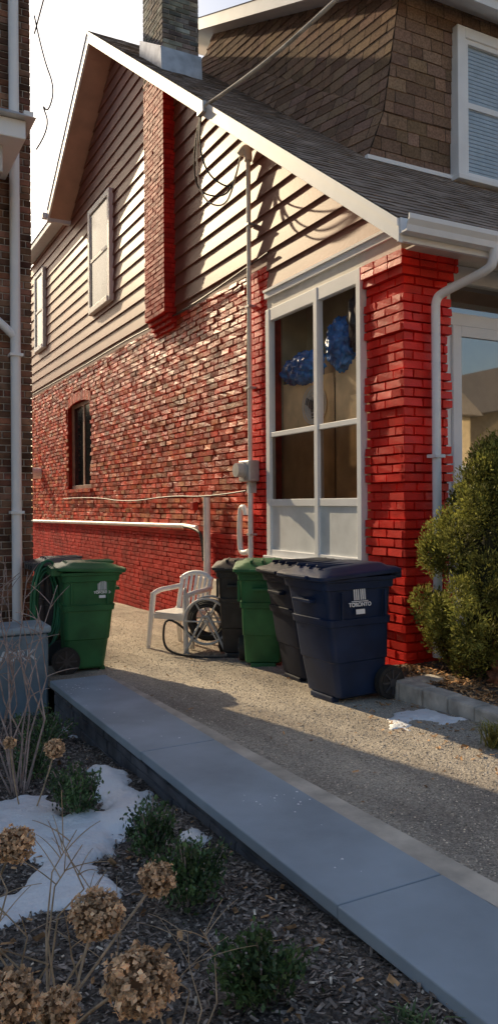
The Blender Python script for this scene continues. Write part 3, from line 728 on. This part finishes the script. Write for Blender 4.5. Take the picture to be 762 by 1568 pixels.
# ---------------------------------------------------------------- wheelie bins
def rring(cx,hx,hy,r,z,n=5,tilt=0):
    pts=[]
    for k,(sx,sy) in enumerate(((1,1),(-1,1),(-1,-1),(1,-1))):
        for i in range(n):
            a=k*math.pi/2+i/(n-1)*math.pi/2
            x=cx+sx*(hx-r)+r*math.cos(a); y=sy*(hy-r)+r*math.sin(a)
            pts.append((x,y,z+tilt*x))
    return pts
def loft(name,rings,mat,parent,smooth=True):
    v=[p for q in rings for p in q]; n=len(rings[0]); f=[]
    for k in range(len(rings)-1):
        for i in range(n):
            a=k*n+i;b=k*n+(i+1)%n; f.append((a,b,b+n,a+n))
    f.append(tuple(range(n-1,-1,-1))); f.append(tuple(range((len(rings)-1)*n,len(rings)*n)))
    return mesh(name,v,f,mat,parent,smooth=smooth,sharp=30)
m_rim=M('grey_rim',(.06,.06,.065),.5,.2)
def wheelie(name,loc,rz,W,Dp,Hh,mat,logo=None,lidmat=None):
    s=root(name,loc,rz); hx,hy=Dp/2,W/2; lidmat=lidmat or mat
    zt=Hh-.10
    def ring(t,gx=0,gy=0,r=.05):
        fx=.72+.28*t; fy=.80+.20*t
        return rring(hx*(1-fx)*.75, hx*fx+gx-.02, hy*fy+gy-.02, r, .035+t*(zt-.035))
    L=[ring(0,-.02,-.02),ring(.02),ring(.30),ring(.31,.008,.008),ring(.60),ring(.605,.014,.014),ring(.66,.014,.014),ring(.665),ring(.90),ring(.905,.018,.018),ring(.965,.02,.02),ring(.97,.035,.035),ring(1.0,.035,.035)]
    loft('body',L,mat,s)
    rb=[]
    for sy in(-1,1):
        for xx in(-.16*Dp/.6,.20*Dp/.6):
            rb.append((xx-.008,xx+.008,sy*(hy*.985)-.02,sy*(hy*.985)+.006,zt*.68,zt*.89))
    boxes('ribs',rb,mat,s,bevel=.003)
    boxes('front_grip',[(-hx-.012,-hx+.05,-hy*.4,hy*.4,zt*.80,zt*.83)],mat,s,bevel=.006)
    tl=.05
    def lr(z,gx,gy,r=.06): return rring(.0,hx+gx,hy+gy,r,z,tilt=tl)
    loft('lid',[lr(zt+.004,.035,.03),lr(zt+.01,.045,.04),lr(zt+.035,.045,.04),lr(zt+.05,.02,.02),lr(zt+.06,-.03,-.03),lr(zt+.085,-.07,-.06),lr(zt+.095,-.14,-.13)],lidmat,s)
    boxes('lid_ribs',[(-hx+.05,hx-.05,yy-.012,yy+.012,zt+.075,zt+.10) for yy in(-hy*.45,0,hy*.45)],lidmat,s,bevel=.006)
    boxes('lid_front_lip',[(-hx-.075,-hx-.02,-hy*.5,hy*.5,zt-.005,zt+.02)],lidmat,s,bevel=.006)
    bx=hx+.075
    cyl('handle_bar',(bx,-hy*.8,zt+.03),(bx,hy*.8,zt+.03),.018,mat,s)
    boxes('handle_brackets',[(hx-.02,bx+.02,yy-.025,yy+.025,zt-.03,zt+.05) for yy in(-hy*.8,-hy*.25,hy*.25,hy*.8)],mat,s,bevel=.008)
    wr=.135*Hh/1.1; wx=hx*.86
    cyl('axle',(wx,-hy+.0,wr),(wx,hy-.0,wr),.014,m_gmetal,s)
    for sy in(-1,1):
        ya=sy*(hy-.06); yb=sy*(hy+.0)
        cyl('tyre_%d'%(sy+1),(wx,ya,wr),(wx,yb,wr),wr,m_rubber,s,n=32)
        cyl('rim_%d'%(sy+1),(wx,yb,wr),(wx,yb+sy*.006,wr),wr*.74,m_black,s,n=28)
        cyl('hub_%d'%(sy+1),(wx,yb,wr),(wx,yb+sy*.02,wr),wr*.25,m_rim,s)
        for k in range(8):
            t=k*math.pi/4
            o=boxes('spoke_%d_%d'%(sy+1,k),[(-.007,.007,-.008,.008,wr*.2,wr*.76)],m_rim,s)
            o.matrix_local=Matrix.Translation((wx,yb+sy*.008,wr))@Matrix.Rotation(t,4,'Y')
    boxes('foot',[(-hx*.50,-hx*.30,-hy*.5,hy*.5,0,.045)],mat,s,bevel=.01)
    if logo:
        face,off,zc,sc_=logo
        lg=root('logo'); lg.parent=s
        if face=='-y': lg.matrix_local=Matrix.Translation((off,-hy*.97-.004,zc))@Matrix.Rotation(R(90),4,'X')@Matrix.Rotation(R(-5),4,'X')
        elif face=='+y': lg.matrix_local=Matrix.Translation((off,hy*.97+.004,zc))@Matrix.Rotation(R(180),4,'Z')@Matrix.Rotation(R(90),4,'X')@Matrix.Rotation(R(-5),4,'X')
        else: lg.matrix_local=Matrix.Translation((-hx+.0,off,zc))@Matrix.Rotation(R(-90),4,'Z')@Matrix.Rotation(R(90),4,'X')@Matrix.Rotation(R(-6),4,'X')
        wl=M('white_print',(.85,.85,.85),.5,.05)
        bs=[]
        for sx in(-1,1):
            for i in range(9):
                h=(.13 if sx>0 else .105)*(1-.04*i); x=sx*(.008+.006*i)
                if i%3!=2: bs.append((x-.0022,x+.0028,-.0+.02,.02+h,0,.003))
        bs.append((-.075,.075,.008,.014,0,.003))
        boxes('towers',[(a*sc_,b*sc_,c*sc_,d*sc_,e_,g_) for a,b,c,d,e_,g_ in bs],wl,lg)
        tc_=bpy.data.curves.new('city_text','FONT'); tc_.body='TORONTO'; tc_.size=.040*sc_; tc_.align_x='CENTER'; tc_.extrude=.0015; tc_.offset=.0012
        tc_.materials.append(wl); to=bpy.data.objects.new('city_text',tc_); COL.objects.link(to); to.parent=lg; to.location=(0,-.025*sc_,.001)
        boxes('label',[(-.04*sc_,.04*sc_,-.08*sc_,-.045*sc_,0,.002)],wl,lg)
    return s
wheelie('recycling_bin',(3.58,5.24,gd(5.2)),R(3),.60,.72,1.10,m_navy,('-y',-.01,.80,1.1))
wheelie('recycling_bin.001',(3.76,6.00,gd(6)),R(-2),.58,.68,1.09,M('dark_navy_plastic',(.008,.013,.030),.55,.25,4,.0008,120,spec=.25))
wheelie('green_bin',(3.74,6.80,gd(6.8)),R(60),.50,.54,1.07,m_green,('-x',-.14,.83,.75))
wheelie('garbage_bin',(3.77,7.44,gd(7.4)),R(58),.42,.46,1.05,m_black)
wheelie('green_bin.001',(2.18,7.62,gd(7.6)),R(172),.52,.58,1.09,m_green,('+y',-.10,.80,.8))
wheelie('garbage_bin.001',(2.06,8.22,gd(8.2)),R(180),.46,.5,1.12,M('charcoal_plastic',(.06,.06,.065),.5,.2))

r=root('storage_box',(1.33,7.16,-.30))
boxes('body',[(-.30,.30,-.2,.2,0,.74)],m_boxp,r,bevel=.03)
boxes('lid',[(-.32,.32,-.22,.22,.745,.81)],M('box_lid',(.30,.38,.43),.5,.1),r,bevel=.02)
boxes('body_ribs',[(x-.01,x+.01,-.208,-.19,.08,.66) for x in(-.26,.27)],m_boxp,r,bevel=.004)
tc_=bpy.data.curves.new('lettering','FONT'); tc_.body='WORK'; tc_.size=.13; tc_.align_x='CENTER'; tc_.extrude=.002; tc_.offset=.003
tc_.materials.append(M('pale_print',(.6,.65,.68),.6,.1)); to=bpy.data.objects.new('lettering',tc_); COL.objects.link(to); to.parent=r; to.location=(-.02,-.204,.52); to.rotation_euler=(R(90),0,0)

def chair(name,loc,rz):
    s=root(name,loc,rz)
    def leg(n,x,y,tx,ty,h): cyl(n,(x+tx,y+ty,0),(x,y,h),.026,m_pvc,s,n=8,r2=.034)
    leg('leg_1',-.24,-.22,-.04,-.05,.64); leg('leg_2',.24,-.22,.04,-.05,.64); leg('leg_3',-.22,.20,-.03,.08,.43); leg('leg_4',.22,.20,.03,.08,.43)
    loft('seat',[[(p[0],p[1],p[2]) for p in rring(0,.235,.235,.06,z)] for z in(.385,.41,.42)],m_pvc,s)
    boxes('apron',[(-.23,.23,-.23,-.20,.34,.40),(-.24,-.21,-.2,.2,.34,.40),(.21,.24,-.2,.2,.34,.40)],m_pvc,s,bevel=.006)
    for k,x in enumerate((-.21,-.14,-.07,0,.07,.14,.21)):
        top=.84-.9*x*x
        tube('slat_%d'%k,[(x,.20,.41),(x,.235,.6),(x*1.02,.30,top)],.019 if abs(x)<.2 else .028,m_pvc,s)
    tube('top_rail',[(-.23,.285,.76),(-.16,.30,.82),(0,.305,.85),(.16,.30,.82),(.23,.285,.76)],.030,m_pvc,s)
    for sx in(-1,1):
        tube('arm_%d'%(sx+1),[(sx*.24,-.23,.62),(sx*.265,-.1,.66),(sx*.265,.1,.66),(sx*.225,.27,.68)],.029,m_pvc,s)
chair('plastic_chair',(3.50,8.35,gd(8.3)),R(-62))
r=root('hose_reel',(3.60,7.82,gd(7.8)),R(-35))
for k in range(9):
    a=.17+.018*(k%4)+random.uniform(-.006,.006)
    tube('hose_%d'%k,[(a*math.cos(t),-.10+.024*k,.36+a*math.sin(t)) for t in np.linspace(0,2*math.pi,17)[:-1]],.012,m_rubber,r,cyclic=True)
for k,yy in enumerate((-.14,.14)):
    tube('rim_%d'%k,[(.25*math.cos(t),yy,.36+.25*math.sin(t)) for t in np.linspace(0,2*math.pi,21)[:-1]],.014,m_grey,r,cyclic=True)
    for j in range(3):
        t=j*math.pi/3; tube('spoke_%d_%d'%(k,j),[(.25*math.cos(t),yy,.36+.25*math.sin(t)),(-.25*math.cos(t),yy,.36-.25*math.sin(t))],.009,m_grey,r,smooth=False)
    tube('stand_%d'%k,[(-.24,yy*1.2,0),(-.03,yy*1.2,.42),(.03,yy*1.2,.42),(.24,yy*1.2,0)],.015,m_grey,r,smooth=False)
tube('handle',[(-.2,-.16,.0),(-.28,.0,.7),(-.28,.14,.7),(-.2,.16,0)],.014,m_grey,r)
tube('loose_hose',[(-.1,-.1,.12),(-.45,-.1,.5),(-.5,-.15,.1),(-.3,-.3,.015),(.2,-.42,.015),(.5,-.3,.015)],.013,m_rubber,r)
boxes('folding_table',[(4.20,4.26,8.75,9.5,-.09,.62),(4.17,4.199,8.8,8.84,-.09,.55)],m_cream,None,bevel=.015)

# ---------------------------------------------------------------- plants
def conifer():
    r=root('conifer_shrub')
    c=Vector((4.88,4.75,1.10))
    P=[];Dd=[];T=[]
    for i in range(104):
        t=random.uniform(0,2*math.pi); u=(i+.5)/104
        zc=.24+1.76*u
        prof=.64*math.sin(min(1,(u+.12)/.42)*math.pi/2)*(1-max(0,(u-.38))/.62)**.62
        prof=max(.07,prof)
        rr=prof*random.choice([.45,.85,.92,1.0])
        s=random.uniform(.11,.18)
        b=Vector((rr*math.cos(t),rr*math.sin(t),zc-1.10))
        n=900; d=rng.normal(size=(n,3)); d/=np.linalg.norm(d,axis=1)[:,None]
        k=s*(1-.45*rng.random(n)**2)
        lump=np.array([1+.45*mn.noise(Vector(q)*4+b*3) for q in d])
        p=d*(k*lump)[:,None]*np.array([.9,.9,1.25])+np.array(c+b)
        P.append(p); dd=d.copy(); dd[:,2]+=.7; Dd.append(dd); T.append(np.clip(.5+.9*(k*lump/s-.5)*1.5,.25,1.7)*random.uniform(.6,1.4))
    P=np.concatenate(P);Dd=np.concatenate(Dd);T=np.concatenate(T)
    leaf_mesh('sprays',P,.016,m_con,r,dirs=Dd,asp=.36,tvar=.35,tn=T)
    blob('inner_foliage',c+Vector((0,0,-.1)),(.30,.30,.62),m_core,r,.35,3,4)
    blob('root_flare',(4.80,4.52,.17),(.19,.16,.16),m_bark,r,.5,4,4,3)
    tube('trunk',[(4.86,4.7,.05),(4.86,4.75,.6)],.06,m_bark,r)
conifer()
def boxwood(name,x,y,rr,h,n=1500):
    r=root(name,(0,0,0)); z0=gz(x,y)
    P=[];D=[];
    ns=18
    for i in range(ns):
        a=random.uniform(0,6.28); q=rr*math.sqrt(random.random())*.95
        top=Vector((x+q*math.cos(a),y+q*math.sin(a),z0+h*random.uniform(.6,1.05)*(1-.35*q/rr)))
        bs=Vector((x+q*.25*math.cos(a),y+q*.25*math.sin(a),z0))
        tube('twig_%d'%i,[bs,(bs+top)/2+Vector((0,0,.02)),top],.0035,m_twig,r)
        d=(top-bs)
        for k in range(n//ns):
            t=random.uniform(.25,1.03); w=.030*(1.2-t*.5)
            P.append(bs+d*t+Vector((random.gauss(0,w),random.gauss(0,w),random.gauss(0,w*.6)))); D.append((d.normalized()+Vector((random.gauss(0,.6),random.gauss(0,.6),.2))))
    leaf_mesh('leaves',[tuple(p) for p in P],.0115,m_box,r,dirs=np.array([tuple(q) for q in D]),asp=.5,tvar=.55)
boxwood('boxwood_shrub',1.12,4.11,.17,.36,2000)
boxwood('boxwood_shrub.001',1.27,3.42,.13,.32,1700)
boxwood('boxwood_shrub.002',1.20,2.82,.19,.27,2800)
boxwood('boxwood_shrub.003',1.14,2.12,.15,.26,2400)
boxwood('boxwood_shrub.004',1.28,5.70,.24,.32,2000)
boxwood('boxwood_shrub.005',1.05,5.0,.18,.28,1500)

def hydrangea(name,base,heads):
    r=root(name); mc=M('hydrangea_core',(.22,.13,.07),.9)
    for i,(x,y,z,s) in enumerate(heads):
        c=Vector((x,y,z)); n=int(1000*(s/.07)**1.6); 
        d=rng.normal(size=(n,3)); d/=np.linalg.norm(d,axis=1)[:,None]
        lump=np.array([1+.30*mn.noise(Vector(q)*2.8+c*5)+.12*mn.noise(Vector(q)*8+c*5) for q in d])
        rad=s*lump*(1-.3*rng.random(n)**2.5)
        P=d*rad[:,None]*np.array([1,1,.85])+np.array(c)
        a=np.cross(d,rng.normal(size=(n,3))); a/=np.linalg.norm(a,axis=1)[:,None]; a=a+d*rng.uniform(-.9,.9,n)[:,None]
        b=np.cross(a,d)+d*rng.uniform(-.8,.8,n)[:,None]
        sz=rng.uniform(.0045,.0085,n)[:,None]
        v=np.stack([P-a*sz,P+b*sz+d*sz*.6,P+a*sz,P-b*sz+d*sz*.6],1).reshape(-1,3)
        k=np.arange(4*n).reshape(n,4); f=np.concatenate([k[:,[0,1,2]],k[:,[0,2,3]]])
        t=np.repeat(rng.uniform(.6,1.35,n)*np.clip((rad/s-.6)*2.6,.4,1.2),4)[:,None]*np.array([[1,1,1.]])
        mesh('flower_head_%d'%i,v.tolist(),f.tolist(),m_hyd,r,tint=t)
        blob('head_core_%d'%i,c,(s*.62,s*.62,s*.5),mc,r,.2,3,3)
        b0=Vector((base[0]+random.uniform(-.12,.12),base[1]+random.uniform(-.12,.12),gz(*base[:2])-.02))
        md=b0.lerp(c,.5)+Vector((random.uniform(-.05,.05),random.uniform(-.05,.05),.04))
        tube('stem_%d'%i,[b0,md,c],.0042,m_stem,r)
hydrangea('hydrangea',(.5,2.1),[(.664,2.25,.37,.076),(.93,2.449,.33,.058),(.35,1.949,.38,.075),(.641,1.81,.418,.084),(.511,2.104,.22,.055),(.45,1.86,.28,.05)])
hydrangea('hydrangea.001',(.55,3.0),[(.506,2.673,.45,.062),(.42,2.9,.40,.04)])
hydrangea('hydrangea.002',(.95,4.3),[(.965,4.01,.33,.05),(.76,4.12,.36,.03)])
def twigs(name,base,n,h,spread,rad=.006,mat=m_twig,lean=(0,0)):
    r=root(name); x,y,z=base
    for i in range(n):
        a=random.uniform(0,6.28); s=spread*random.uniform(.3,1); hh=h*random.uniform(.5,1)
        top=Vector((x+s*math.cos(a)+lean[0],y+s*math.sin(a)+lean[1],z+hh)); b0=Vector((x+.05*math.cos(a),y+.05*math.sin(a),z))
        m1=b0.lerp(top,.33)+Vector((random.uniform(-.1,.1),random.uniform(-.1,.1),.03)); mid=b0.lerp(top,.66)+Vector((random.uniform(-.1,.1),random.uniform(-.1,.1),.0))
        tube('branch_%d'%i,[b0,m1,mid,top],rad,mat,r,radii=[1,.85,.65,.4],smooth=False)
        for k in range(4):
            t=random.uniform(.0,.9); p=mid.lerp(top,t); q=p+Vector((random.uniform(-.18,.18),random.uniform(-.18,.18),random.uniform(.02,.18)))
            tube('twiglet_%d_%d'%(i,k),[p,p.lerp(q,.5)+Vector((0,0,.02)),q],rad*.5,mat,r,radii=[1,.8,.5])
twigs('bare_shrub',(.92,4.7,gg(4.7)),12,1.5,.42)
twigs('bare_shrub.001',(.55,2.5,.0),9,.55,.3,.004,m_stem)
twigs('bare_shrub.002',(.98,5.9,gg(5.9)),9,1.45,.4)
twigs('bare_shrub.003',(.85,2.0,.0),4,.4,.35,.003,m_stem)
def tuft(name,x,y,z,n,h,mat):
    v=[];f=[];t=[]
    for i in range(n):
        a=random.uniform(0,6.28); l=h*random.uniform(.6,1.1); s=random.uniform(.3,1.1)*h; b=Vector((x+random.gauss(0,.03),y+random.gauss(0,.03),z))
        d=Vector((math.cos(a),math.sin(a),0)); w=Vector((-d.y,d.x,0))*.004; k=len(v)
        p1=b+d*s*.4+Vector((0,0,l*.7)); p2=b+d*s+Vector((0,0,l*.75))
        v+=[b-w,b+w,p1+w,p1-w,p2]; f+=[(k,k+1,k+2,k+3),(k+3,k+2,k+4)]; q=random.uniform(.6,1.4); t+=[(q,q,q)]*5
    mesh(name,v,f,mat,tint=t)
m_fern=M('dry_fern',(.26,.24,.06),.7,.3,20,attr='tint')
tuft('grass_tuft',3.62,3.55,gd(3.5),140,.19,m_fern)
tuft('grass_tuft.001',1.45,1.75,.03,80,.10,m_box)

# ---------------------------------------------------------------- light, sky, camera
w=bpy.data.worlds.new('World'); sc.world=w; w.use_nodes=True
n=w.node_tree.nodes;l=w.node_tree.links
sky=n.new('ShaderNodeTexSky'); sky.sky_type='NISHITA'; sky.sun_disc=False; sky.sun_elevation=R(SUN_EL); sky.sun_rotation=R(360-SUN_AZ)
sky.air_density=1.2; sky.dust_density=3.5; sky.ozone_density=1.5
bg=n['Background']; bg.inputs['Strength'].default_value=.15; l.new(sky.outputs[0],bg.inputs[0])
sl=bpy.data.lights.new('sun','SUN'); sl.energy=5.0; sl.angle=R(.5); sl.color=(1,.80,.52)
so=bpy.data.objects.new('sun',sl); COL.objects.link(so)
ts=Vector((-math.sin(R(SUN_AZ))*math.cos(R(SUN_EL)),math.cos(R(SUN_AZ))*math.cos(R(SUN_EL)),math.sin(R(SUN_EL))))
so.rotation_euler=ts.to_track_quat('Z','Y').to_euler(); so.location=(0,30,20)
cam=bpy.data.cameras.new('camera'); co=bpy.data.objects.new('camera',cam); COL.objects.link(co)
cam.sensor_fit='VERTICAL'; cam.sensor_height=36; cam.lens=36*1177/1568; cam.shift_y=-14/1568; cam.clip_end=2000; cam.clip_start=.05
co.matrix_world=Matrix.Translation((0,0,1.6))@Matrix.Rotation(R(-27.8),4,'Z')@Matrix.Rotation(R(90),4,'X')@Matrix.Rotation(R(-.4),4,'Z')
sc.camera=co
sc.view_settings.view_transform='Standard'; sc.view_settings.look='None'; sc.view_settings.exposure=0
